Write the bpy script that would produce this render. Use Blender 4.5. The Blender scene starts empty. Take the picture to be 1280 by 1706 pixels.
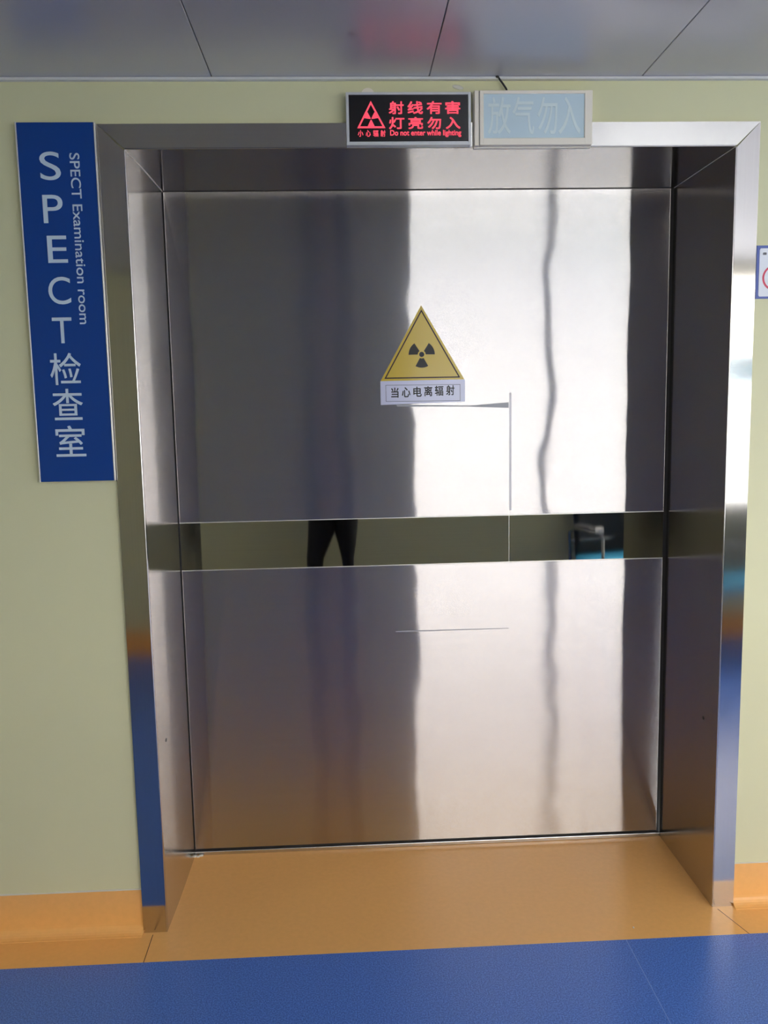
import bpy, bmesh, math, random
from mathutils import Vector, Matrix
random.seed(4)
S = bpy.context.scene
COL = S.collection

# ------------------------------------------------------------------ camera, light, exposure
F_PX = 1390.32
cam_d = bpy.data.cameras.new('camera')
cam_d.sensor_fit = 'VERTICAL'; cam_d.sensor_height = 36.0; cam_d.sensor_width = 36.0
cam_d.lens = F_PX / 1706 * 36.0
cam_d.clip_start = 0.005
cam = bpy.data.objects.new('camera', cam_d); COL.objects.link(cam); S.camera = cam
fw = Vector((0.04381512, 0.99136112, -0.12362593))
rt = Vector((0.99874173, -0.04648725, -0.01881215))
up = Vector((0.02439666, 0.12264611, 0.99215056))
CAM = Vector((0, -2.4401, 1.6011))
M4 = Matrix((rt, up, -fw)).transposed().to_4x4(); M4.translation = CAM
cam.matrix_world = M4

W = bpy.data.worlds.new('overcast_sky'); S.world = W; W.use_nodes = True
nt = W.node_tree; nt.nodes.clear()
wo = nt.nodes.new('ShaderNodeOutputWorld'); bg = nt.nodes.new('ShaderNodeBackground')
tc = nt.nodes.new('ShaderNodeTexCoord'); sx = nt.nodes.new('ShaderNodeSeparateXYZ')
cr = nt.nodes.new('ShaderNodeValToRGB')
nt.links.new(tc.outputs['Generated'], sx.inputs[0]); nt.links.new(sx.outputs['Z'], cr.inputs[0])
e = cr.color_ramp.elements
e[0].position = 0.0; e[0].color = (0.90, 0.95, 1.0, 1)
e[1].position = 0.55; e[1].color = (1.0, 0.95, 0.91, 1)
m_ = cr.color_ramp.elements.new(0.14); m_.color = (1.0, 0.945, 0.90, 1)
nt.links.new(cr.outputs[0], bg.inputs[0]); bg.inputs[1].default_value = 9.6
nt.links.new(bg.outputs[0], wo.inputs[0])

S.view_settings.view_transform = 'Standard'; S.view_settings.look = 'None'
S.view_settings.gamma = 1.0; S.view_settings.use_curve_mapping = False
S.view_settings.exposure = 0.0
S.cycles.use_denoising = True
S.cycles.max_bounces = 14; S.cycles.glossy_bounces = 8; S.cycles.diffuse_bounces = 6
S.cycles.sample_clamp_indirect = 8.0

# ------------------------------------------------------------------ materials
def srgb(r, g, b):
    f = lambda c: c / 12.92 if c <= 0.04045 else ((c + 0.055) / 1.055) ** 2.4
    return (f(r / 255), f(g / 255), f(b / 255), 1)

def new_mat(name):
    m = bpy.data.materials.new(name); m.use_nodes = True
    n = m.node_tree.nodes; b = n['Principled BSDF']
    return m, n, m.node_tree.links, b

def plain(name, col, rough=0.5, metal=0.0, noise=0.06, nscale=14.0, bump=0.0, bscale=200.0, coat=0.0, spec=0.5):
    m, n, l, b = new_mat(name)
    co = n.new('ShaderNodeNewGeometry'); nz = n.new('ShaderNodeTexNoise')
    nz.inputs['Scale'].default_value = nscale; nz.inputs['Detail'].default_value = 4
    l.new(co.outputs['Position'], nz.inputs['Vector'])
    mx = n.new('ShaderNodeMix'); mx.data_type = 'RGBA'
    mx.inputs['A'].default_value = tuple(c * (1 - noise) for c in col[:3]) + (1,)
    mx.inputs['B'].default_value = tuple(min(1, c * (1 + noise)) for c in col[:3]) + (1,)
    l.new(nz.outputs['Fac'], mx.inputs['Factor']); l.new(mx.outputs['Result'], b.inputs['Base Color'])
    b.inputs['Roughness'].default_value = rough; b.inputs['Metallic'].default_value = metal
    b.inputs['Specular IOR Level'].default_value = spec
    b.inputs['Coat Weight'].default_value = coat; b.inputs['Coat Roughness'].default_value = 0.08
    if bump:
        n2 = n.new('ShaderNodeTexNoise'); n2.inputs['Scale'].default_value = bscale
        l.new(co.outputs['Position'], n2.inputs['Vector'])
        bp = n.new('ShaderNodeBump'); bp.inputs['Strength'].default_value = bump; bp.inputs['Distance'].default_value = 0.001
        l.new(n2.outputs['Fac'], bp.inputs['Height']); l.new(bp.outputs[0], b.inputs['Normal'])
    return m

def math_n(n, l, op, a, b=None):
    x = n.new('ShaderNodeMath'); x.operation = op
    for i, v in enumerate((a, b)):
        if v is None: continue
        if isinstance(v, (int, float)): x.inputs[i].default_value = v
        else: l.new(v, x.inputs[i])
    return x.outputs[0]

def brushed(name, col, spread_dir, spread, rough, wave=0.0, wscale=(2.2, 2.2, 1.3), smear=0.0):
    """brushed stainless steel: the grain scatters reflections along spread_dir only (hair-fine scratches),
    wave = slow unevenness of the rolled sheet"""
    m, n, l, b = new_mat(name)
    g = n.new('ShaderNodeNewGeometry')
    b.inputs['Metallic'].default_value = 1.0
    b.inputs['Roughness'].default_value = rough
    # faint cloudy polish marks in the tint
    mp = n.new('ShaderNodeVectorMath'); mp.operation = 'MULTIPLY'
    st = (2.0, 2.0, 260.0) if spread_dir[2] else (260.0, 260.0, 2.0)
    mp.inputs[1].default_value = st
    l.new(g.outputs['Position'], mp.inputs[0])
    nz = n.new('ShaderNodeTexNoise'); nz.inputs['Scale'].default_value = 1.0; nz.inputs['Detail'].default_value = 3
    l.new(mp.outputs[0], nz.inputs['Vector'])
    mx = n.new('ShaderNodeMix'); mx.data_type = 'RGBA'
    mx.inputs['A'].default_value = tuple(c * 0.94 for c in col[:3]) + (1,)
    mx.inputs['B'].default_value = tuple(min(1, c * 1.06) for c in col[:3]) + (1,)
    l.new(nz.outputs['Fac'], mx.inputs['Factor']); l.new(mx.outputs['Result'], b.inputs['Base Color'])
    nrm = g.outputs['Normal']
    if wave:
        mw = n.new('ShaderNodeVectorMath'); mw.operation = 'MULTIPLY'; mw.inputs[1].default_value = wscale
        l.new(g.outputs['Position'], mw.inputs[0])
        nw = n.new('ShaderNodeTexNoise'); nw.inputs['Scale'].default_value = 1.0; nw.inputs['Detail'].default_value = 2.2
        nw.inputs['Roughness'].default_value = 0.45
        l.new(mw.outputs[0], nw.inputs['Vector'])
        bp = n.new('ShaderNodeBump'); bp.inputs['Strength'].default_value = 1.0; bp.inputs['Distance'].default_value = wave
        l.new(nw.outputs['Fac'], bp.inputs['Height']); nrm = bp.outputs[0]
    # scratch slope:  a * u / sqrt(1-u^2), u uniform in (-1,1), a new value for every point of the surface
    big = n.new('ShaderNodeVectorMath'); big.operation = 'SCALE'; big.inputs['Scale'].default_value = 9173.0
    l.new(g.outputs['Position'], big.inputs[0])
    wn = n.new('ShaderNodeTexWhiteNoise'); wn.noise_dimensions = '3D'; l.new(big.outputs[0], wn.inputs['Vector'])
    u = math_n(n, l, 'SUBTRACT', math_n(n, l, 'MULTIPLY', wn.outputs['Value'], 1.82), 0.91)
    den = math_n(n, l, 'SQRT', math_n(n, l, 'SUBTRACT', 1.0, math_n(n, l, 'MULTIPLY', u, u)))
    sl = math_n(n, l, 'MULTIPLY', math_n(n, l, 'DIVIDE', u, den), spread)
    dv = n.new('ShaderNodeVectorMath'); dv.operation = 'SCALE'; dv.inputs[0].default_value = spread_dir
    l.new(sl, dv.inputs['Scale'])
    ad = n.new('ShaderNodeVectorMath'); ad.operation = 'ADD'; l.new(nrm, ad.inputs[0]); l.new(dv.outputs[0], ad.inputs[1])
    no = n.new('ShaderNodeVectorMath'); no.operation = 'NORMALIZE'; l.new(ad.outputs[0], no.inputs[0])
    l.new(no.outputs[0], b.inputs['Normal'])
    return m

STEEL = (0.62, 0.60, 0.585)
M = {}
M['door_steel'] = brushed('brushed_door_steel', (0.57, 0.543, 0.515), (0, 0, 1), 0.40, 0.045, wave=0.0042, wscale=(1.9, 1.9, 2.3))
M['mirror_steel'] = brushed('mirror_polished_steel', (0.52, 0.50, 0.46), (0, 0, 1), 0.002, 0.02)
M['reveal_steel'] = brushed('reveal_steel', (0.53, 0.50, 0.48), (0, 0, 1), 0.02, 0.14, wave=0.0006)
M['soffit_steel'] = brushed('soffit_steel', (0.53, 0.50, 0.48), (0, 1, 0), 0.01, 0.10)
M['casing_steel'] = brushed('upright_casing_steel', (0.60, 0.57, 0.54), (1, 0, 0), 0.035, 0.085)
M['head_steel'] = brushed('head_casing_steel', (0.60, 0.58, 0.55), (0, 0, 1), 0.16, 0.12)
M['track_steel'] = brushed('track_steel', (0.55, 0.55, 0.55), (1, 0, 0), 0.1, 0.25)
M['wall'] = plain('green_wall_paint', srgb(213, 211, 170), 0.55, noise=0.03, nscale=3, bump=0.15, bscale=400)
M['orange'] = plain('orange_vinyl', srgb(240, 182, 108), 0.24, noise=0.06, nscale=60, bump=0.12, bscale=90)
M['caulk'] = plain('white_caulk', srgb(215, 212, 200), 0.5)
M['ceiling'] = plain('grey_metal_ceiling_panel', srgb(196, 195, 206), 0.34, metal=0.5, noise=0.03, nscale=2)
M['white_trim'] = plain('white_edge_trim', srgb(214, 214, 212), 0.4)
M['black'] = plain('black_rubber_and_gap_shade', srgb(16, 16, 17), 0.6)  # also colours the shaded gaps around the door
M['dark'] = plain('dark_void', srgb(12, 12, 12), 0.9)
M['sign_blue'] = plain('blue_sign_face', srgb(12, 62, 138), 0.32, noise=0.02, nscale=3, spec=0.4)
M['silver'] = plain('silver_edge', srgb(225, 222, 215), 0.35, metal=0.6)
M['letter'] = plain('pale_sign_lettering', srgb(196, 212, 226), 0.5, noise=0.02)
M['led_frame'] = plain('silver_led_frame', srgb(205, 206, 206), 0.4, metal=0.3)
M['led_black'] = plain('black_led_screen', srgb(9, 10, 12), 0.25)
M['box_white'] = plain('ivory_plastic_housing', srgb(238, 230, 214), 0.4, noise=0.01)
M['box_pane'] = plain('pale_blue_lightbox_face', srgb(196, 216, 224), 0.3, noise=0.02)
M['box_letter'] = plain('faint_white_lettering', srgb(214, 228, 229), 0.4, noise=0.01)
M['yellow'] = plain('yellow_laminate', srgb(196, 166, 8), 0.28, noise=0.03, coat=0.15, spec=0.4)
M['ink'] = plain('black_print', srgb(14, 12, 14), 0.35, coat=0.0, spec=0.3)
M['maroon'] = plain('dark_brown_border', srgb(46, 18, 6), 0.35, spec=0.3)
M['caption'] = plain('pale_caption_laminate', srgb(196, 198, 222), 0.25, noise=0.02, coat=0.1)
M['tape'] = plain('dull_tape', srgb(150, 152, 156), 0.5, metal=0.3)
M['residue'] = plain('tape_glue_residue', srgb(170, 168, 172), 0.5, metal=0.8)
M['notice_blue'] = plain('blue_notice_border', srgb(70, 90, 165), 0.4)
M['notice_white'] = plain('white_notice_face', srgb(225, 228, 234), 0.4)
M['red_print'] = plain('red_ring_print', srgb(206, 40, 78), 0.4)
M['grey_print'] = plain('grey_print', srgb(120, 120, 125), 0.5)
M['winframe'] = plain('white_window_frame', srgb(120, 124, 130), 0.4)
M['ground'] = plain('pale_paving', srgb(176, 184, 190), 0.8, nscale=1.0)
M['weld'] = plain('light_blue_weld', srgb(120, 150, 215), 0.4)
M['skin'] = plain('skin', srgb(205, 160, 132), 0.5, noise=0.03)
M['trousers'] = plain('black_trouser_cloth', srgb(20, 20, 24), 0.9, noise=0.1)
M['jacket'] = plain('dark_navy_jacket_cloth', srgb(28, 32, 62), 0.85, noise=0.1)
M['hair'] = plain('black_hair', srgb(16, 14, 14), 0.5)
M['shoe'] = plain('black_shoe_leather', srgb(18, 18, 18), 0.35)
M['phone'] = plain('black_phone_body', srgb(22, 22, 26), 0.2)
M['lens'] = plain('dark_lens_glass', srgb(6, 6, 10), 0.05, coat=1.0)
M['seat_blue'] = plain('cyan_blue_seat_fabric', srgb(70, 190, 240), 0.7)
M['mesh_black'] = plain('dark_navy_back_mesh', srgb(30, 36, 46), 0.7)
M['chrome'] = plain('grey_tube', srgb(150, 155, 160), 0.25, metal=0.9)
M['plastic_white'] = plain('white_plastic', srgb(225, 225, 225), 0.35)

def blue_floor():
    m, n, l, b = new_mat('blue_speckled_vinyl')
    g = n.new('ShaderNodeNewGeometry')
    a = n.new('ShaderNodeTexNoise'); a.inputs['Scale'].default_value = 260; a.inputs['Detail'].default_value = 3
    l.new(g.outputs['Position'], a.inputs['Vector'])
    r = n.new('ShaderNodeValToRGB')
    r.color_ramp.elements[0].position = 0.36; r.color_ramp.elements[0].color = srgb(50, 90, 174)
    r.color_ramp.elements[1].position = 0.66; r.color_ramp.elements[1].color = srgb(94, 138, 222)
    l.new(a.outputs['Fac'], r.inputs[0])
    c = n.new('ShaderNodeTexNoise'); c.inputs['Scale'].default_value = 7; c.inputs['Detail'].default_value = 3
    l.new(g.outputs['Position'], c.inputs['Vector'])
    mx = n.new('ShaderNodeMix'); mx.data_type = 'RGBA'; mx.blend_type = 'MULTIPLY'; mx.inputs['Factor'].default_value = 0.3
    l.new(r.outputs[0], mx.inputs['A']); l.new(c.outputs['Color'], mx.inputs['B'])
    hs = n.new('ShaderNodeHueSaturation'); hs.inputs['Saturation'].default_value = 1.0
    l.new(r.outputs[0], hs.inputs['Color'])
    l.new(hs.outputs[0], b.inputs['Base Color'])
    b.inputs['Roughness'].default_value = 0.30
    bp = n.new('ShaderNodeBump'); bp.inputs['Strength'].default_value = 0.25; bp.inputs['Distance'].default_value = 0.0006
    l.new(a.outputs['Fac'], bp.inputs['Height']); l.new(bp.outputs[0], b.inputs['Normal'])
    return m
M['blue'] = blue_floor()

def emis(name, col, s):
    m, n, l, b = new_mat(name)
    b.inputs['Base Color'].default_value = (0.25, 0.02, 0.03, 1)
    b.inputs['Emission Color'].default_value = col; b.inputs['Emission Strength'].default_value = s
    return m
M['led_red'] = emis('lit_red_led', (1.0, 0.075, 0.13, 1), 1.0)

def pane_mat(name='window_glass', tint=(0.95, 0.95, 0.95, 1)):
    m, n, l, b = new_mat(name)
    n.remove(b); out = n['Material Output']
    t = n.new('ShaderNodeBsdfTransparent'); g = n.new('ShaderNodeBsdfGlossy'); g.inputs['Roughness'].default_value = 0.02
    t.inputs[0].default_value = tint
    mx = n.new('ShaderNodeMixShader'); mx.inputs[0].default_value = 0.06
    l.new(t.outputs[0], mx.inputs[1]); l.new(g.outputs[0], mx.inputs[2]); l.new(mx.outputs[0], out.inputs[0])
    return m
M['glass'] = pane_mat()
M['tint_band'] = pane_mat('pale_blue_reflection_tint', (0.22, 0.30, 0.34, 1))  # invented pane tint, shapes the pale blue reflection in the casing

# ------------------------------------------------------------------ helpers
def link(name, bm, mat, parent=None, smooth=False, mods=None):
    me = bpy.data.meshes.new(name); bmesh.ops.recalc_face_normals(bm, faces=bm.faces); bm.to_mesh(me); bm.free()
    o = bpy.data.objects.new(name, me); COL.objects.link(o)
    for mm in (mat if isinstance(mat, (list, tuple)) else [mat]): me.materials.append(M[mm])
    if parent is not None:
        o.parent = parent
        o.matrix_parent_inverse = Matrix.Translation(-parent.location) @ Matrix.Identity(4)
    if smooth:
        for p in me.polygons: p.use_smooth = True
    return o

def tag(o, label=None, cat=None, group=None, kind=None):
    if label: o['label'] = label
    if cat: o['category'] = cat
    if group: o['group'] = group
    if kind: o['kind'] = kind
    return o

def empty(name, loc, label=None, cat=None, group=None, kind=None):
    o = bpy.data.objects.new(name, None); COL.objects.link(o); o.location = loc
    o.empty_display_size = 0.1
    return tag(o, label, cat, group, kind)

def box(bm, x0, x1, y0, y1, z0, z1, bev=0.0, seg=2):
    vs = [bm.verts.new((x, y, z)) for x in (x0, x1) for y in (y0, y1) for z in (z0, z1)]
    idx = [(0, 1, 3, 2), (4, 6, 7, 5), (0, 4, 5, 1), (2, 3, 7, 6), (0, 2, 6, 4), (1, 5, 7, 3)]
    fs = [bm.faces.new([vs[i] for i in f]) for f in idx]
    if bev:
        es = list({e for f in fs for e in f.edges})
        bmesh.ops.bevel(bm, geom=es, offset=bev, segments=seg, affect='EDGES', profile=0.5)
    return bm

def B(*a, **k): return box(bmesh.new(), *a, **k)

def prism(bm, pts, y0, y1):
    """polygon in x,z extruded along y"""
    a = [bm.verts.new((x, y0, z)) for x, z in pts]; b = [bm.verts.new((x, y1, z)) for x, z in pts]
    bm.faces.new(a); bm.faces.new(b[::-1])
    k = len(pts)
    for i in range(k): bm.faces.new((a[i], b[i], b[(i + 1) % k], a[(i + 1) % k]))
    return bm

def tube(bm, pts, r, n=10, cap=True):
    pts = [Vector(p) for p in pts]; rings = []
    rs = r if isinstance(r, (list, tuple)) else [r] * len(pts)
    ref = None
    for i, p in enumerate(pts):
        d = (pts[min(i + 1, len(pts) - 1)] - pts[max(i - 1, 0)]).normalized()
        if ref is None: ref = d.orthogonal().normalized()
        a = (ref - d * ref.dot(d)).normalized(); ref = a; b = d.cross(a)
        rings.append([bm.verts.new(p + (a * math.cos(t) + b * math.sin(t)) * rs[i]) for t in [2 * math.pi * k / n for k in range(n)]])
    for A, Bq in zip(rings, rings[1:]):
        for k in range(n): bm.faces.new((A[k], A[(k + 1) % n], Bq[(k + 1) % n], Bq[k]))
    if cap: bm.faces.new(rings[0][::-1]); bm.faces.new(rings[-1])
    return bm

_tc = {}
def glyph_mesh(body, bold):
    key = (body, bold)
    if key in _tc: return _tc[key]
    c = bpy.data.curves.new('t', 'FONT'); c.body = body; c.size = 1; c.offset = bold
    c.resolution_u = 6
    o = bpy.data.objects.new('t', c); COL.objects.link(o)
    bpy.context.view_layer.update()
    me = bpy.data.meshes.new_from_object(o.evaluated_get(bpy.context.evaluated_depsgraph_get()))
    vs = [tuple(v.co)[:2] for v in me.vertices]; fs = [tuple(p.vertices) for p in me.polygons]
    bpy.data.objects.remove(o); bpy.data.curves.remove(c); bpy.data.meshes.remove(me)
    _tc[key] = (vs, fs); return _tc[key]

def glyph(bm, body, x0, x1, z0, z1, y, th=0.001, bold=0.0, rot=False, heavy=0.0):
    if heavy:      # heavier brush: the same strokes laid again a hair to each side
        for i, (a, b) in enumerate([(-1, -1), (1, -1), (-1, 1), (1, 1), (0, 0)]):
            glyph(bm, body, x0 + heavy + a * heavy, x1 - heavy + a * heavy, z0 + heavy + b * heavy, z1 - heavy + b * heavy, y - i * 0.00002, th, bold, rot)
        return bm
    """print text into the rectangle; front face at y, body th deep behind it; rot: reads top to bottom"""
    vs, fs = glyph_mesh(body, bold)
    ax, bx = min(v[0] for v in vs), max(v[0] for v in vs); ay, by = min(v[1] for v in vs), max(v[1] for v in vs)
    out = []
    for vx, vy in vs:
        s, t = (vx - ax) / (bx - ax), (vy - ay) / (by - ay)
        out.append((x0 + t * (x1 - x0), z1 - s * (z1 - z0)) if rot else (x0 + s * (x1 - x0), z0 + t * (z1 - z0)))
    f_ = [bm.verts.new((x, y, z)) for x, z in out]; b_ = [bm.verts.new((x, y + th, z)) for x, z in out]
    ec = {}
    for f in fs:
        try: bm.faces.new([f_[i] for i in f])
        except ValueError: continue
        for i in range(len(f)):
            a, b = f[i], f[(i + 1) % len(f)]
            ec.setdefault((min(a, b), max(a, b)), []).append((a, b))
    for k, v in ec.items():
        if len(v) == 1:
            a, b = v[0]
            try: bm.faces.new((f_[a], f_[b], b_[b], b_[a]))
            except ValueError: pass
    return bm

# ------------------------------------------------------------------ dimensions (metres)
XL, XR, H, D = -0.590, 1.132, 2.322, 0.4485       # clear opening and its depth
FL, FR, FT = 0.0727, 0.0703, 0.0682               # casing widths
ZC = 2.512
YW = 0.012                                        # wall face
YO = -3.15                                        # opposite wall
XA, XB = -4.6, 7.0                                # corridor ends

# ------------------------------------------------------------------ structure
def struct(name, bm, mat, parent=None):
    o = link(name, bm, mat, parent)
    if parent is None: o['kind'] = 'structure'
    return o

bm = bmesh.new()
box(bm, XA, XB, YO - 0.1, -0.1415, -0.05, 0.0)
fl = struct('floor', bm, 'blue')
bm = bmesh.new()     # orange border along both walls and through the doorway
box(bm, XA, XB, -0.1415, YW + 0.02, -0.05, 0.0)
box(bm, XL - 0.02, XR + 0.02, YW + 0.02, D + 0.1, -0.05, 0.0)
box(bm, XA, XB, YO, YO + 0.14, -0.01, 0.0012)
link('orange_border', bm, 'orange', fl)
bm = bmesh.new()     # welded joints of the sheet floor
box(bm, 0.8055, 0.8080, -2.2, -0.1415, -0.001, 0.0004)
link('weld_line', bm, 'weld', fl)
def strip(bm, a, b, w, z0, z1):
    a, b = Vector((a[0], a[1], 0)), Vector((b[0], b[1], 0)); d = (b - a).normalized(); p = Vector((-d.y, d.x, 0)) * w / 2
    lo = [bm.verts.new((*(q.xy), z0)) for q in (a - p, b - p, b + p, a + p)]
    hi = [bm.verts.new((*(q.xy), z1)) for q in (a - p, b - p, b + p, a + p)]
    bm.faces.new(lo); bm.faces.new(hi[::-1])
    for i in range(4): bm.faces.new((lo[i], lo[(i + 1) % 4], hi[(i + 1) % 4], hi[i]))
bm = bmesh.new()
strip(bm, (-0.632, -0.012), (-0.630, -0.1415), 0.0018, -0.001, 0.0004)
strip(bm, (1.146, -0.012), (1.185, -0.1415), 0.0018, -0.001, 0.0004)
link('corner_joint', bm, 'maroon', fl)

bm = bmesh.new()
bmesh.ops.create_icosphere(bm, subdivisions=2, radius=0.0035, matrix=Matrix.Translation((0.848, -0.088, 0.0015)) @ Matrix.Diagonal((0.6, 1.3, 0.5, 1)))
link('paint_speck', bm, 'caulk', fl)
bm = bmesh.new()     # wall with the doorway
box(bm, XA, XL - 0.004, YW, 0.40, 0, 2.9); box(bm, XR + 0.004, XB, YW, 0.40, 0, 2.9); box(bm, XL - 0.004, XR + 0.004, YW, 0.40, H + 0.004, 2.9)
struct('wall_front', bm, 'wall')
WX0, WX1, WZ0, WZ1 = 0.50, 4.8, 0.88, 2.44
bm = bmesh.new()     # opposite wall, window opening
box(bm, XA, WX0, YO - 0.2, YO, 0, 2.9); box(bm, WX1, XB, YO - 0.2, YO, 0, 2.9)
box(bm, WX0, WX1, YO - 0.2, YO, 0, WZ0); box(bm, WX0, WX1, YO - 0.2, YO, WZ1, 2.9)
struct('wall_back', bm, 'wall')
bm = bmesh.new()     # left end wall, opening added to let in fill light
box(bm, XA - 0.1, XA, YO - 0.2, 0.40, 0, 0.3); box(bm, XA - 0.1, XA, YO - 0.2, 0.40, 2.4, 2.9)
box(bm, XA - 0.1, XA, YO - 0.2, YO + 0.9, 0.3, 2.4); box(bm, XA - 0.1, XA, -1.75, 0.40, 0.3, 2.4)
struct('wall_left', bm, 'wall')
bm = bmesh.new()     # right end wall, unglazed opening added to brighten the right side
box(bm, XB, XB + 0.1, YO - 0.2, 0.40, 0, 0.3); box(bm, XB, XB + 0.1, YO - 0.2, 0.40, 2.4, 2.9)
box(bm, XB, XB + 0.1, YO - 0.2, YO + 0.6, 0.3, 2.4); box(bm, XB, XB + 0.1, -1.6, 0.40, 0.3, 2.4)
struct('wall_right', bm, 'wall')
bm = bmesh.new()     # aluminium ceiling boards, joints every 0.6 m
x = -0.3435 - 0.6 * 7
while x < XB:
    box(bm, max(x, XA) + 0.0012, min(x + 0.6, XB) - 0.0012, YO, YW, ZC, ZC + 0.02, bev=0.0012, seg=1); x += 0.6
ce = struct('ceiling', bm, 'ceiling')
link('ceiling_void', B(XA, XB, YO, YW, ZC + 0.021, ZC + 0.03), 'dark', ce)
t1 = struct('trim_1', B(XA, XB, YW - 0.016, YW, ZC - 0.008, ZC - 0.0005, bev=0.001), 'white_trim')
# coved skirting
def skirting(name, x0, x1):
    pts = [(YW, 0.137), (YW - 0.0035, 0.137), (YW - 0.0035, 0.03)]
    for k in range(1, 7):
        a = k / 6 * math.pi / 2; pts.append((YW - 0.0035 - 0.03 * (1 - math.cos(a)), 0.03 - 0.0285 * math.sin(a)))
    pts += [(YW - 0.034, 0.0), (YW, 0.0)]
    bm = bmesh.new()
    A = [bm.verts.new((x0, y, z)) for y, z in pts]; Bv = [bm.verts.new((x1, y, z)) for y, z in pts]
    bm.faces.new(A); bm.faces.new(Bv[::-1])
    for i in range(len(pts)): bm.faces.new((A[i], Bv[i], Bv[(i + 1) % len(pts)], A[(i + 1) % len(pts)]))
    o = struct(name, bm, 'orange')
    bm = bmesh.new(); n = 60; rng = random.Random(3)
    for i in range(n):
        a = x0 + (x1 - x0) * i / n; b = x0 + (x1 - x0) * (i + 1) / n; h = 0.0015 + rng.random() * 0.0025
        box(bm, a, b, YW - 0.0025, YW, 0.1365, 0.1375 + h)
    link('caulk_line', bm, 'caulk', o)
skirting('baseboard_left', XA, XL - FL)
skirting('baseboard_right', XR + FR, XB)
struct('baseboard_back', B(XA, XB, YO, YO + 0.004, 0.0, 0.13), 'orange')

# windows opposite the doorway
def window(idx, x0, x1):
    w = empty('window_%d' % idx, ((x0 + x1) / 2, YO - 0.1, WZ0), kind='structure')
    bm = bmesh.new(); t = 0.022
    box(bm, x0, x0 + t, YO - 0.13, YO - 0.07, WZ0, WZ1); box(bm, x1 - t, x1, YO - 0.13, YO - 0.07, WZ0, WZ1)
    box(bm, x0 + t, x1 - t, YO - 0.13, YO - 0.07, WZ0, WZ0 + t); box(bm, x0 + t, x1 - t, YO - 0.13, YO - 0.07, WZ1 - t, WZ1)
    link('window_frame', bm, 'winframe', w)
    link('transom', B(x0 + t, x1 - t, YO - 0.125, YO - 0.075, 1.955, 1.995), 'winframe', w)
    if idx > 1: tint_band(w, max(2.35, x0 + t), x1 - t, 1.70, 1.925)
    link('pane', B(x0 + t, x1 - t, YO - 0.104, YO - 0.099, WZ0 + t, WZ1 - t), 'glass', w)
def tint_band(w, x0, x1, z0, z1): link('added_tint_band', B(x0, x1, YO - 0.098, YO - 0.0965, z0, z1), 'tint_band', w)  # added band dimming the panes so the casing reflects pale blue
for i, (a, b) in enumerate([(WX0, 1.62), (1.62, 3.2), (3.2, 4.8)]): window(i + 1, a, b)
struct('trim_3', B(WX0 - 0.02, WX1 + 0.02, YO - 0.07, YO + 0.02, WZ0 - 0.02, WZ0, bev=0.003), 'white_trim')
struct('floor_outside', B(-30, 40, -60, YO - 0.2, -0.25, -0.15), 'ground')

# ------------------------------------------------------------------ steel portal
portal = empty('trim_2', (0.27, 0, 0), kind='structure')
XOL, XOR, ZT = XL - FL, XR + FR, H + FT
def prism_y(pts, y0, y1, bev=0.0): 
    bm = prism(bmesh.new(), pts, y0, y1)
    return bm
g = 0.0007
link('left_casing', prism_y([(XOL, 0), (XL - 0.0041, 0), (XL - 0.0041, H - g), (XOL, ZT - g)], 0.0, YW), 'casing_steel', portal)
link('right_casing', prism_y([(XR + 0.0041, 0), (XOR, 0), (XOR, ZT - g), (XR + 0.0041, H - g)], 0.0, YW), 'casing_steel', portal)
link('head_casing', prism_y([(XL - 0.003, H + 0.0041), (XR + 0.003, H + 0.0041), (XOR, ZT), (XOL, ZT)], 0.0, YW), 'head_steel', portal)
def bow(y):          # the left lining sheet bows: its front 20 cm lean in, the rest runs straight
    return 0.030 * y if y < 0.16 else 0.0048 + 0.030 * 0.12 * (1 - math.exp(-(y - 0.16) / 0.12)) * 0.6
bm = bmesh.new(); ys = [0.0, 0.0012] + [D * k / 24 for k in range(1, 25)]
fr = [[bm.verts.new((XL + (bow(y) if k else -0.0012), y, z)) for z in (0, H)] for k, y in enumerate(ys)]
bk = [[bm.verts.new((XL - 0.004, y, z)) for z in (0, H)] for y in ys]
for k in range(len(ys) - 1):
    f = bm.faces.new((fr[k][0], fr[k + 1][0], fr[k + 1][1], fr[k][1])); f.smooth = k > 0
    bm.faces.new((bk[k][0], bk[k][1], bk[k + 1][1], bk[k + 1][0]))
bm.faces.new((fr[0][0], fr[0][1], bk[0][1], bk[0][0])); bm.faces.new((fr[-1][0], bk[-1][0], bk[-1][1], fr[-1][1]))
link('left_reveal', bm, 'reveal_steel', portal)
link('right_reveal', B(XR, XR + 0.004, 0.0, D, 0, H, bev=0.0012), 'reveal_steel', portal)
link('soffit', B(XL, XR, 0.0, D, H, H + 0.004, bev=0.0012), 'soffit_steel', portal)
for xx, x2 in ((XL, XL + bow(D)), (XR, XR)):
    link('corner_bead', tube(bmesh.new(), [((XL + bow(D * k / 24) if xx == XL else XR), max(0.001, min(D - 0.001, D * k / 24)), H) for k in range(25)], 0.0012 if xx == XR else 0.0020, 8), 'silver', portal, smooth=True)
def screw(name, x, y, z, sgn):
    bm = bmesh.new()
    tube(bm, [(x, y, z), (x + sgn * 0.0006, y, z)], 0.0058, 16)
    link(name, bm, 'black', portal)
screw('screw_hole', XL + bow(0.103), 0.103, 0.579, 1); screw('screw_hole', XR, 0.102, 0.589, -1)
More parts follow.
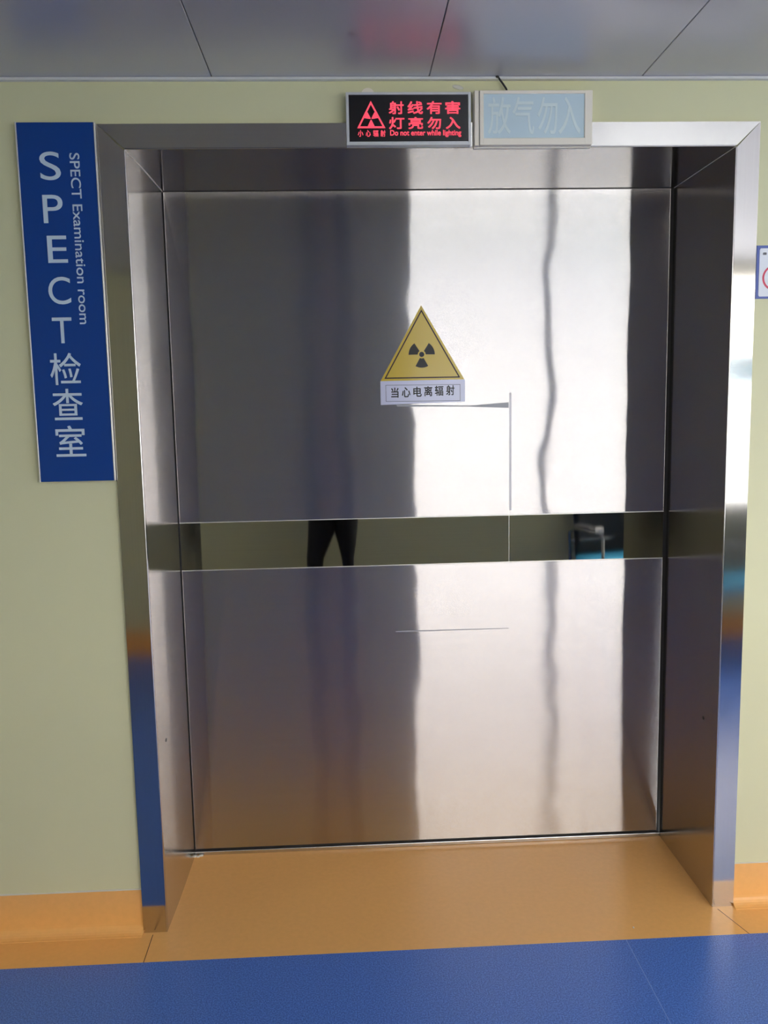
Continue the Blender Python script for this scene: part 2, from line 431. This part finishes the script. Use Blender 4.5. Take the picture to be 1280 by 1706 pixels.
# small chips of sealant at the foot of the portal
bm = bmesh.new()
for (x, y, s) in [(XL + 0.006, D - 0.012, 0.007), (XL + 0.020, D - 0.016, 0.005), (XL + 0.030, D - 0.01, 0.006)]:
    bmesh.ops.create_icosphere(bm, subdivisions=2, radius=s, matrix=Matrix.Translation((x, y, 0.003)) @ Matrix.Diagonal((1.5, 1, 0.6, 1)))
link('sealant_blob', bm, 'caulk', portal, smooth=True)

# ------------------------------------------------------------------ sliding door
door = empty('door_1', (0.27, D, 0), kind='structure')
DZB, DZT = 1.050, 1.220
y0 = D + 0.001
link('upper_panel', B(XL - 0.05, XR - 0.011, y0, y0 + 0.05, DZT, H + 0.08, bev=0.0015), 'door_steel', door)
link('lower_panel', B(XL - 0.05, XR - 0.011, y0, y0 + 0.05, 0.022, DZB, bev=0.0015), 'door_steel', door)
md = link('mirror_band', B(XL - 0.05, 0.5675, y0 + 0.0022, y0 + 0.05, DZB, DZT), 'mirror_steel', door)
link('mirror_band', B(0.5687, XR - 0.011, y0 + 0.0022, y0 + 0.05, DZB, DZT), 'mirror_steel', door)
link('band_joint', B(0.5675, 0.5687, y0 + 0.0016, y0 + 0.05, DZB, DZT), 'silver', door)
bm = bmesh.new()
box(bm, XL - 0.05, XR - 0.011, y0 - 0.0004, y0 + 0.004, DZT - 0.0022, DZT + 0.0003)
box(bm, XL - 0.05, XR - 0.011, y0 - 0.0004, y0 + 0.004, DZB - 0.0003, DZB + 0.0022)
link('band_edging', bm, 'silver', door)
link('side_gap_shade', B(XR - 0.011, XR + 0.004, y0 + 0.004, y0 + 0.05, 0.0, H + 0.08), 'black', door)  # black strip stands in for the shaded gap beside the door
link('side_gap_shade', B(XL - 0.004, XL + bow(D) + 0.0022, D - 0.0008, D + 0.0008, 0.0, H), 'black', door)  # same painted gap shade at the left corner
link('top_gap_shade', B(XL, XR, D - 0.0006, D + 0.0008, H - 0.0022, H), 'black', door)  # dark line above the door drawn as a black strip
struct('trim_4', B(XL, XR, D - 0.004, D + 0.06, 0.0, 0.014, bev=0.002), 'track_steel')   # floor track
bm = bmesh.new(); box(bm, XL, XR - 0.011, D + 0.006, D + 0.045, 0.014, 0.0222)
link('bottom_gap_shade', bm, 'black', door)  # black fill stands in for the shade under the door
struct('wall_behind_door', B(XL - 1.2, XR + 1.2, D + 0.08, D + 0.1, 0, 2.9), 'dark')

# ------------------------------------------------------------------ blue room sign
sg = empty('room_sign', (-0.768, YW, 1.409),
           'tall blue vertical sign with pale lettering, mounted on the green wall left of the doorway', 'sign')
sx0, sx1, sz0, sz1 = -0.8785, -0.6665, 1.409, 2.392
link('sign_panel', B(sx0 + 0.002, sx1 - 0.002, -0.010, YW, sz0, sz1, bev=0.0008, seg=1), 'sign_blue', sg)
for a, b in ((sx0 - 0.0015, sx0 + 0.002), (sx1 - 0.002, sx1 + 0.0015)):
    link('side_edging', B(a, b, -0.0125, YW, sz0 - 0.001, sz1 + 0.001, bev=0.0008, seg=1), 'silver', sg)
for ch, a, b, c, d_, bo in [('S', -.820, -.764, 2.240, 2.315, .012), ('P', -.819, -.765, 2.126, 2.201, .012), ('E', -.814, -.760, 2.019, 2.092, .012),
                  ('C', -.819, -.758, 1.906, 1.981, .012), ('T', -.815, -.761, 1.799, 1.870, .012),
                  ('检', -.829, -.743, 1.683, 1.772, .012), ('查', -.828, -.744, 1.584, 1.672, .012), ('室', -.827, -.743, 1.480, 1.568, .012)]:
    link('sign_character', glyph(bmesh.new(), ch, a, b, c, d_, -0.0112, heavy=0.0004 if ord(ch) > 255 else 0.0), 'letter', sg)
bm = glyph(bmesh.new(), 'SPECT Examination room', -.7385, -.7115, 1.851, 2.311, -0.0112, bold=0.004, rot=True)
link('small_lettering', bm, 'letter', sg)

# ------------------------------------------------------------------ red LED sign
led = empty('led_warning_sign', (0.194, YW, 2.316),
            'black LED warning sign with glowing red characters above the steel door', 'sign')
lx0, lx1, lz0, lz1 = 0.0232, 0.3688, 2.3235, 2.4629
LU = lambda u: lx0 + (u - 90) / (1250 - 90) * (lx1 - lx0)
LV = lambda v: lz1 - (v - 65) / (570 - 65) * (lz1 - lz0)
bm = bmesh.new(); t = 0.0075
box(bm, lx0, lx0 + t, -0.0250, YW, lz0, lz1, bev=0.001); box(bm, lx1 - t, lx1, -0.0250, YW, lz0, lz1, bev=0.001)
box(bm, lx0 + t, lx1 - t, -0.0250, YW, lz0, lz0 + t + 0.002, bev=0.001); box(bm, lx0 + t, lx1 - t, -0.0250, YW, lz1 - t + 0.001, lz1, bev=0.001)
link('housing_frame', bm, 'led_frame', led)
link('screen', B(lx0 + t, lx1 - t, -0.0215, YW, lz0 + t + 0.002, lz1 - t + 0.001), 'led_black', led)
yl = -0.0225
bm = bmesh.new()
rows = [('射线有害', [(485, 625), (660, 803), (838, 978), (1010, 1152)], 150, 272),
        ('灯亮勿入', [(485, 630), (665, 803), (842, 972), (1015, 1152)], 300, 415)]
for txt, us, va, vb in rows:
    for ch, (a, b) in zip(txt, us): glyph(bm, ch, LU(a), LU(b), LV(vb), LV(va), yl, heavy=0.0007)
link('red_characters', bm, 'led_red', led)
bm = bmesh.new()
for ch, (a, b) in zip('小心辐射', [(195, 245), (268, 314), (336, 386), (404, 452)]): glyph(bm, ch, LU(a), LU(b), LV(486), LV(424), yl, heavy=0.0003)
glyph(bm, 'Do not enter while lighting', LU(495), LU(1160), LV(493), LV(424), yl, heavy=0.0004)
link('small_red_lettering', bm, 'led_red', led)
def tri_ring(bm, o, i, y, th):
    O = [bm.verts.new((x, y, z)) for x, z in o]; I = [bm.verts.new((x, y, z)) for x, z in i]
    O2 = [bm.verts.new((x, y + th, z)) for x, z in o]; I2 = [bm.verts.new((x, y + th, z)) for x, z in i]
    k = len(o)
    for a in range(k):
        b = (a + 1) % k
        bm.faces.new((O[a], O[b], I[b], I[a])); bm.faces.new((O[a], O[b], O2[b], O2[a])); bm.faces.new((I[a], I[b], I2[b], I2[a]))
def inset_tri(p, k):
    cx = sum(q[0] for q in p) / 3; cz = sum(q[1] for q in p) / 3
    return [(cx + (q[0] - cx) * k, cz + (q[1] - cz) * k) for q in p]
def trefoil(bm, cx, cz, ri, ro, rh, y, th, half=30, angs=(90 + 60, 30, 270), sx=1.0):
    for A in angs:
        pts = []
        for k in range(9):
            a = math.radians(A - half + 2 * half * k / 8); pts.append((cx + sx * ro * math.cos(a), cz + ro * math.sin(a)))
        for k in range(5):
            a = math.radians(A + half - 2 * half * k / 4); pts.append((cx + sx * ri * math.cos(a), cz + ri * math.sin(a)))
        prism(bm, pts, y, y + th)
    if rh: prism(bm, [(cx + sx * rh * math.cos(a * math.pi / 10), cz + rh * math.sin(a * math.pi / 10)) for a in range(20)], y, y + th)
bm = bmesh.new()
T = [(LU(320), LV(145)), (LU(452), LV(405)), (LU(190), LV(405))]
tri_ring(bm, T, inset_tri(T, 0.80), yl, 0.001)
trefoil(bm, LU(320), LV(318), 0.002, 0.0205, 0, yl, 0.001, half=27, angs=(145, 35, 270))
link('radiation_symbol', bm, 'led_red', led)

# ------------------------------------------------------------------ unlit light box
lb = empty('light_box_sign', (0.54, YW, 2.312),
           'unlit ivory light box sign with pale blue face, above the steel door', 'sign')
bx0, bx1, bz0, bz1 = 0.3779, 0.7129, 2.3195, 2.4701
BU = lambda u: bx0 + (u - 40) / (1165 - 40) * (bx1 - bx0)
BV = lambda v: bz1 - (v - 195) / (755 - 195) * (bz1 - bz0)
px0, px1, pz0, pz1 = BU(130), BU(1080), BV(675), BV(240)
bm = bmesh.new()
box(bm, bx0, bx1, -0.0050, YW, bz0, bz1, bev=0.004, seg=3)
link('housing', bm, 'box_white', lb)
bm = bmesh.new()
q0, q1 = BU(92), bx1 - 0.003
box(bm, q0, px0, -0.0250, -0.0040, bz0 + 0.003, bz1 - 0.003, bev=0.002); box(bm, px1, q1, -0.0250, -0.0040, bz0 + 0.003, bz1 - 0.003, bev=0.002)
box(bm, px0 - .002, px1 + .002, -0.0250, -0.0040, bz0 + 0.003, pz0, bev=0.002); box(bm, px0 - .002, px1 + .002, -0.0250, -0.0040, pz1, bz1 - 0.003, bev=0.002)
link('front_bezel', bm, 'box_white', lb)
link('side_groove', B(q0 - 0.0015, q0, -0.0210, -0.0040, bz0 + 0.006, bz1 - 0.004), 'grey_print', lb)
link('side_flange', B(bx0 + 0.001, q0 - 0.0015, -0.0220, -0.0040, bz0 + 0.002, bz1 - 0.002, bev=0.002), 'box_white', lb)
link('lightbox_face', B(px0, px1, -0.0215, -0.0040, pz0, pz1), 'box_pane', lb)
bm = bmesh.new()
for ch, a, b in [('放', 170, 385), ('气', 400, 605), ('勿', 635, 825), ('入', 835, 1045)]:
    glyph(bm, ch, BU(a), BU(b), BV(635), BV(270), -0.0222, th=0.0007, heavy=0.0005)
link('faint_lettering', bm, 'box_letter', lb)

# cable from the ceiling into the light box, wall grommets
bm = bmesh.new()
tube(bm, [(0.446, 0.002, ZC + 0.004), (0.4475, -0.002, 2.512), (0.453, -0.004, 2.503), (0.462, -0.003, 2.492), (0.472, -0.001, 2.479), (0.476, 0.003, 2.470)], 0.0026, 10)
bmesh.ops.create_icosphere(bm, subdivisions=2, radius=0.006, matrix=Matrix.Translation((0.4465, -0.001, 2.511)))
tag(link('cable', bm, 'black', None, smooth=True), 'short black cable from the ceiling edge down to the ivory light box', 'cable')
bm = bmesh.new(); tube(bm, [(0.085, YW, 2.466), (0.085, YW - 0.006, 2.466)], 0.019, 28)
gr = link('wall_grommet', bm, 'box_white'); tag(gr, 'round ivory cap on the green wall peeking above the red LED sign', 'cap')
bm = bmesh.new()
bmesh.ops.create_icosphere(bm, subdivisions=3, radius=1, matrix=Matrix.Translation((0.338, YW, 2.488)) @ Matrix.Rotation(math.radians(12), 4, 'Y') @ Matrix.Diagonal((0.016, 0.003, 0.006, 1)))
tag(link('filler_patch', bm, 'caulk', None, smooth=True), 'small white blob of filler on the green wall above the gap between signs', 'filler')

# ------------------------------------------------------------------ radiation warning label on the door
wl = empty('warning_label', (0.27, D, 1.611),
           'yellow triangular radiation warning label with white caption strip stuck on the steel door', 'label')
yd = y0
link('yellow_triangle', prism(bmesh.new(), [(0.124, 1.692), (0.413, 1.694), (0.267, 1.945)], yd - 0.0012, yd), 'yellow', wl)
bm = bmesh.new()
T = [(0.2675, 1.931), (0.399, 1.700), (0.1375, 1.700)]
tri_ring(bm, T, inset_tri(T, 0.945), yd - 0.0016, 0.0004); link('triangle_border', bm, 'maroon', wl)
bm = bmesh.new()
trefoil(bm, 0.2670, 1.7805, 0.0135, 0.0450, 0.0088, yd - 0.0016, 0.0004, half=29, angs=(152, 28, 270)); link('radiation_symbol', bm, 'ink', wl)
cp = link('caption_strip', prism(bmesh.new(), [(0.1235, 1.6115), (0.4145, 1.618), (0.415, 1.6935), (0.1235, 1.6925)], yd - 0.0014, yd), 'caption', wl)
WU = lambda u: 0.1235 + (u - 100) / (1165 - 100) * (0.415 - 0.1235)
WV = lambda v, u=630: 1.6925 - (v - 1010 + (u - 100) * 0.022) / (1313 - 1010) * (1.6925 - 1.6115)
bm = bmesh.new()
o_ = [(WU(165), WV(1060, 165)), (WU(1105), WV(1045, 1105)), (WU(1105), WV(1256, 1105)), (WU(165), WV(1270, 165))]
i_ = [(o_[0][0] + .0012, o_[0][1] - .0012), (o_[1][0] - .0012, o_[1][1] - .0012), (o_[2][0] - .0012, o_[2][1] + .0012), (o_[3][0] + .0012, o_[3][1] + .0012)]
tri_ring(bm, o_, i_, yd - 0.0018, 0.0004); link('caption_border', bm, 'ink', cp)
bm = bmesh.new()
for ch, (a, b) in zip('当心电离辐射', [(233, 327), (368, 475), (512, 617), (648, 752), (783, 892), (925, 1032)]):
    glyph(bm, ch, WU(a), WU(b), WV(1226 - (a - 233) * 0.028, 0), WV(1098 - (a - 233) * 0.028, 0), yd - 0.0018, th=0.0004, heavy=0.0006)
link('caption_lettering', bm, 'ink', cp)

# marks left by a removed notice
tp = [('tape_strip', prism(bmesh.new(), [(0.176, 1.612), (0.43, 1.604), (0.567, 1.6130), (0.567, 1.5935), (0.42, 1.6005), (0.30, 1.603), (0.18, 1.605)], yd - 0.0005, yd), 'tape',
       'grey leftover tape strip running along the lower edge of the yellow warning label'),
      ('glue_residue', B(0.5685, 0.5765, yd - 0.0003, yd, 1.236, 1.645), 'residue',
       'thin vertical line of glue residue on the upper door panel'),
      ('tape_strip', prism(bmesh.new(), [(0.161, 0.8125), (0.2, 0.8135), (0.567, 0.8115), (0.567, 0.8095), (0.2, 0.809), (0.163, 0.8095)], yd - 0.0006, yd), 'residue',
       'thin pale horizontal tape remnant on the lower door panel')]
for nme, bm, mt, lab in tp: tag(link(nme, bm, mt), lab, 'tape' if 'tape' in nme else 'residue')

# ------------------------------------------------------------------ notice at the right edge
nb = empty('wall_notice', (1.265, YW, 1.9), 'blue bordered white notice with red ring on the green wall right of the doorway', 'sign')
link('notice_panel', B(1.2085, 1.322, YW - 0.004, YW, 1.898, 2.049), 'notice_blue', nb)
link('notice_face', prism(bmesh.new(), [(1.2165 + (0.004 * (1 - math.cos(a)) if q == 0 else 0), z) for q, a, z in [(1, 0, 1.908), (1, 0, 2.036)]] + [(1.2195, 2.041), (1.314, 2.041), (1.314, 1.904), (1.2195, 1.904)], YW - 0.005, YW - 0.004), 'notice_white', nb)
bm = bmesh.new(); k = 48
O = [(1.2625 + 0.036 * math.cos(2 * math.pi * i / k), 1.957 + 0.036 * math.sin(2 * math.pi * i / k)) for i in range(k)]
I = [(1.2625 + 0.0305 * math.cos(2 * math.pi * i / k), 1.957 + 0.0305 * math.sin(2 * math.pi * i / k)) for i in range(k)]
tri_ring(bm, O, I, YW - 0.0055, 0.0005); link('red_ring', bm, 'red_print', nb)
link('printed_mark', B(1.226, 1.236, YW - 0.0054, YW - 0.005, 2.022, 2.029, bev=0.0015), 'grey_print', nb)

# ------------------------------------------------------------------ waiting chairs (seen mirrored in the steel)
def make_chair(px, py, ang, label):
    cx = 0.0
    t = empty('waiting_chair', (0, 0, 0), label, 'chair', 'blue waiting chairs under the window')
    bm = bmesh.new(); box(bm, cx - .25, cx + .25, -0.180, 0.260, 0.400, 0.455, bev=0.022, seg=4); link('seat', bm, 'seat_blue', t, smooth=True)
    bm = bmesh.new(); box(bm, cx - .24, cx + .24, -0.160, 0.240, 0.375, 0.401, bev=0.010, seg=3); link('seat_shell', bm, 'plastic_white', t, smooth=True)
    bm = bmesh.new(); n = 8
    for i in range(n):   # backrest, curved sheet leaning back
        pass
    rows = []
    for j in range(9):
        z = 0.43 + 0.47 * j / 8; row = []
        for i in range(n + 1):
            x_ = -0.235 + 0.47 * i / n; y_ = -0.190 - 0.05 * (j / 8) - 0.03 * (1 - (x_ / 0.235) ** 2)
            row.append((bm.verts.new((cx + x_, y_, z)), bm.verts.new((cx + x_, y_ + 0.022, z))))
        rows.append(row)
    for j in range(8):
        for i in range(n):
            a, b, c, d_ = rows[j][i], rows[j][i + 1], rows[j + 1][i + 1], rows[j + 1][i]
            bm.faces.new((a[0], b[0], c[0], d_[0])); bm.faces.new((a[1], d_[1], c[1], b[1]))
    for j in range(8):
        for i in (0, n): bm.faces.new((rows[j][i][0], rows[j + 1][i][0], rows[j + 1][i][1], rows[j][i][1]))
    for i in range(n):
        for j in (0, 8): bm.faces.new((rows[j][i][0], rows[j][i][1], rows[j][i + 1][1], rows[j][i + 1][0]))
    link('backrest', bm, 'mesh_black', t, smooth=True)
    for s in (-1, 1):
        bm = tube(bmesh.new(), [(cx + s * .275, 0.220, 0.0), (cx + s * .275, 0.200, 0.64), (cx + s * .275, 0.160, 0.665), (cx + s * .275, -0.140, 0.67), (cx + s * .275, -0.210, 0.63), (cx + s * .275, -0.180, 0.0)], 0.012, 10)
        link('side_frame', bm, 'chrome', t, smooth=True)
        ar = link('armrest', B(cx + s * .275 - .025, cx + s * .275 + .025, -0.120, 0.140, 0.678, 0.702, bev=0.008), 'mesh_black', t)
        link('armrest_tip', B(cx + s * .275 - .026, cx + s * .275 + .026, 0.140, 0.180, 0.670, 0.708, bev=0.006), 'plastic_white', ar)
    bm = bmesh.new()
    tube(bm, [(cx - .275, 0.120, 0.365), (cx + .275, 0.120, 0.365)], 0.011); tube(bm, [(cx - .275, -0.100, 0.365), (cx + .275, -0.100, 0.365)], 0.011)
    tube(bm, [(cx - .275, -0.200, 0.56), (cx + .275, -0.200, 0.56)], 0.010)
    link('cross_rail', bm, 'chrome', t, smooth=True)
    t.location = (px, py, 0); t.rotation_euler = (0, 0, math.radians(ang))
make_chair(2.03, -2.82, -20, 'waiting chair with blue seat, nearer the photographer of the two under the window')
make_chair(2.74, -2.84, -4, 'waiting chair with blue seat, farther right of the two under the window')

# ------------------------------------------------------------------ the photographer (seen mirrored in the steel)
def skin_obj(name, verts, edges, mat, parent, root=0, sub=2):
    me = bpy.data.meshes.new(name); me.from_pydata([v[0] for v in verts], edges, []); me.update()
    o = bpy.data.objects.new(name, me); COL.objects.link(o)
    bm = bmesh.new(); bm.from_mesh(me); L = bm.verts.layers.skin.verify()
    for v, (_, r) in zip(bm.verts, verts): v[L].radius = r if isinstance(r, tuple) else (r, r)
    bm.verts.ensure_lookup_table(); bm.verts[root][L].use_root = True
    bm.to_mesh(me); bm.free()
    m = o.modifiers.new('skin', 'SKIN'); m.use_smooth_shade = True
    s = o.modifiers.new('sub', 'SUBSURF'); s.levels = sub; s.render_levels = sub
    bpy.context.view_layer.update()
    ev = bpy.data.meshes.new_from_object(o.evaluated_get(bpy.context.evaluated_depsgraph_get()))
    bpy.data.objects.remove(o)
    ev.materials.clear(); ev.materials.append(M[mat])
    o = bpy.data.objects.new(name, ev); COL.objects.link(o)
    for p in ev.polygons: p.use_smooth = True
    if parent:
        o.parent = parent; o.matrix_parent_inverse = Matrix.Translation(-parent.location)
    return o
PX, PY = -0.105, -2.80
person = empty('person', (PX, PY, 0), 'person in dark jacket and black trousers photographing, seen as a reflection in the steel door', 'person')
bv = [((PX, PY, 1.30), .09), ((PX, PY, 1.42), .07), ((PX, PY + .01, 1.49), .052), ((PX, PY + .02, 1.55), (.062, .075)), ((PX, PY + .03, 1.62), (.076, .09)), ((PX, PY + .02, 1.70), (.066, .075)),
      ((PX - .17, PY, 1.38), .05), ((PX - .24, PY + .02, 1.12), .04), ((PX - .06, PY + .27, 1.44), .027),
      ((PX + .17, PY, 1.38), .05), ((PX + .26, PY + .04, 1.14), .04), ((PX + .20, PY + .27, 1.44), .027)]
be = [(0, 1), (1, 2), (2, 3), (3, 4), (4, 5), (1, 6), (6, 7), (7, 8), (1, 9), (9, 10), (10, 11)]
for s, wr, cx_ in ((-1, 8, -0.062), (1, 11, 0.040)):
    base = len(bv); bv.append(((cx_ + s * .012, -2.475, 1.49), (.022, .03))); be.append((wr, base))
    palm = base
    for f, (dz, ln) in enumerate([(0.045, .030), (0.028, .034), (0.010, .032), (-0.008, .026)]):
        k = len(bv)
        bv += [((cx_ + s * .006, -2.462, 1.49 + dz), .0095), ((cx_ - s * .000, -2.448, 1.495 + dz), .008), ((cx_ - s * (ln - .012), -2.4415, 1.497 + dz), .0068)] if False else \
              [((cx_ + s * .010, -2.468, 1.49 + dz), .0095), ((cx_ + s * .008, -2.452, 1.493 + dz), .008), ((cx_ - s * .004, -2.4455, 1.495 + dz), .0068)]
        be += [(palm, k), (k, k + 1), (k + 1, k + 2)]
    k = len(bv); bv += [((cx_, -2.492, 1.50), .011), ((cx_ - s * .014, -2.483, 1.525), .009)]; be += [(palm, k), (k, k + 1)]
body = skin_obj('body', bv, be, 'skin', person, 1)
# face
fc = Vector((PX, PY + .03, 1.62))
bm = bmesh.new()
bmesh.ops.create_icosphere(bm, subdivisions=3, radius=1, matrix=Matrix.Translation(fc + Vector((0, .088, -.012))) @ Matrix.Diagonal((.013, .016, .026, 1)))
link('nose', bm, 'skin', person, smooth=True)
for s in (-1, 1):
    link('eye', (lambda b: (bmesh.ops.create_icosphere(b, subdivisions=2, radius=.011, matrix=Matrix.Translation(fc + Vector((s * .03, .078, .012)))), b)[1])(bmesh.new()), 'ink', person, smooth=True)
    link('ear', (lambda b: (bmesh.ops.create_icosphere(b, subdivisions=2, radius=1, matrix=Matrix.Translation(fc + Vector((s * .08, -.005, -.005))) @ Matrix.Diagonal((.01, .02, .032, 1))), b)[1])(bmesh.new()), 'skin', person, smooth=True)
link('mouth', (lambda b: (bmesh.ops.create_icosphere(b, subdivisions=2, radius=1, matrix=Matrix.Translation(fc + Vector((0, .079, -.05))) @ Matrix.Diagonal((.024, .01, .006, 1))), b)[1])(bmesh.new()), 'red_print', person, smooth=True)
bm = bmesh.new()
bmesh.ops.create_icosphere(bm, subdivisions=4, radius=1, matrix=Matrix.Translation(fc + Vector((0, -.02, .045))) @ Matrix.Diagonal((.092, .098, .092, 1)))
for v in list(bm.verts):
    if v.co.y > fc.y + .03 and v.co.z < fc.z + .055: v.co.y = fc.y + .03
    if v.co.z < fc.z - .03: v.co.z = fc.z - .03
link('hair', bm, 'hair', person, smooth=True)
jv = [((PX, PY, .86), (.185, .125)), ((PX, PY, 1.0), (.165, .12)), ((PX, PY, 1.15), (.165, .12)), ((PX, PY, 1.30), (.175, .12)), ((PX, PY, 1.40), (.11, .085)), ((PX, PY, 1.455), (.065, .065)),
      ((PX - .19, PY, 1.36), .07), ((PX - .245, PY + .02, 1.12), .058), ((PX - .08, PY + .25, 1.415), .040),
      ((PX + .19, PY, 1.36), .07), ((PX + .265, PY + .04, 1.14), .058), ((PX + .20, PY + .25, 1.415), .040)]
skin_obj('jacket', jv, [(0, 1), (1, 2), (2, 3), (3, 4), (4, 5), (3, 6), (6, 7), (7, 8), (3, 9), (9, 10), (10, 11)], 'jacket', person, 2)
def leg(bm, pts):
    rings = []
    for (x, y, z, rx, ry) in pts:
        rings.append([bm.verts.new((x + rx * math.cos(a), y + ry * math.sin(a), z)) for a in [2 * math.pi * k / 20 for k in range(20)]])
    for A, Bq in zip(rings, rings[1:]):
        for k in range(20): bm.faces.new((A[k], A[(k + 1) % 20], Bq[(k + 1) % 20], Bq[k]))
    bm.faces.new(rings[0]); bm.faces.new(rings[-1][::-1])
bm = bmesh.new()
leg(bm, [(-.26, PY, .05, .055, .07), (-.258, PY, .25, .060, .07), (-.252, PY, .42, .058, .068), (-.247, PY, .50, .064, .075), (-.220, PY, .60, .082, .088), (-.195, PY, .70, .100, .10), (-.185, PY, .80, .105, .11), (-.15, PY, .90, .12, .12), (-.11, PY, .98, .14, .12)])
leg(bm, [(.02, PY, .05, .055, .07), (.012, PY, .25, .056, .07), (-.002, PY, .42, .040, .06), (-.006, PY, .50, .046, .068), (-.008, PY, .60, .066, .085), (-.015, PY, .70, .084, .10), (-.02, PY, .80, .098, .11), (-.06, PY, .90, .12, .12), (-.10, PY, .98, .14, .12)])
link('trousers', bm, 'trousers', person, smooth=True)
for x_ in (-.262, .022):
    bm = bmesh.new(); box(bm, x_ - .046, x_ + .046, PY - .09, PY + .17, 0.0, 0.075, bev=0.03, seg=4); link('shoe', bm, 'shoe', person, smooth=True)

ph = empty('mobile_phone', CAM + Vector((-.011, -.018, -.06)), 'black mobile phone held upright in both hands of the photographer', 'phone')
R7 = Matrix.Translation(CAM) @ Matrix.Rotation(math.radians(-7.1), 4, 'X')
def phone_part(name, bm, mat):
    bmesh.ops.transform(bm, matrix=R7, verts=bm.verts); return link(name, bm, mat, ph)
phone_part('phone_body', B(-.050, .027, -.026, -.017, -.135, .022, bev=0.0035, seg=3), 'phone')
phone_part('screen', B(-.047, .024, -.0268, -.0255, -.131, .018), 'led_black')
bm = bmesh.new(); tube(bm, [(0, -.0175, 0), (0, -.0145, 0)], .008, 24); phone_part('camera_lens', bm, 'lens')
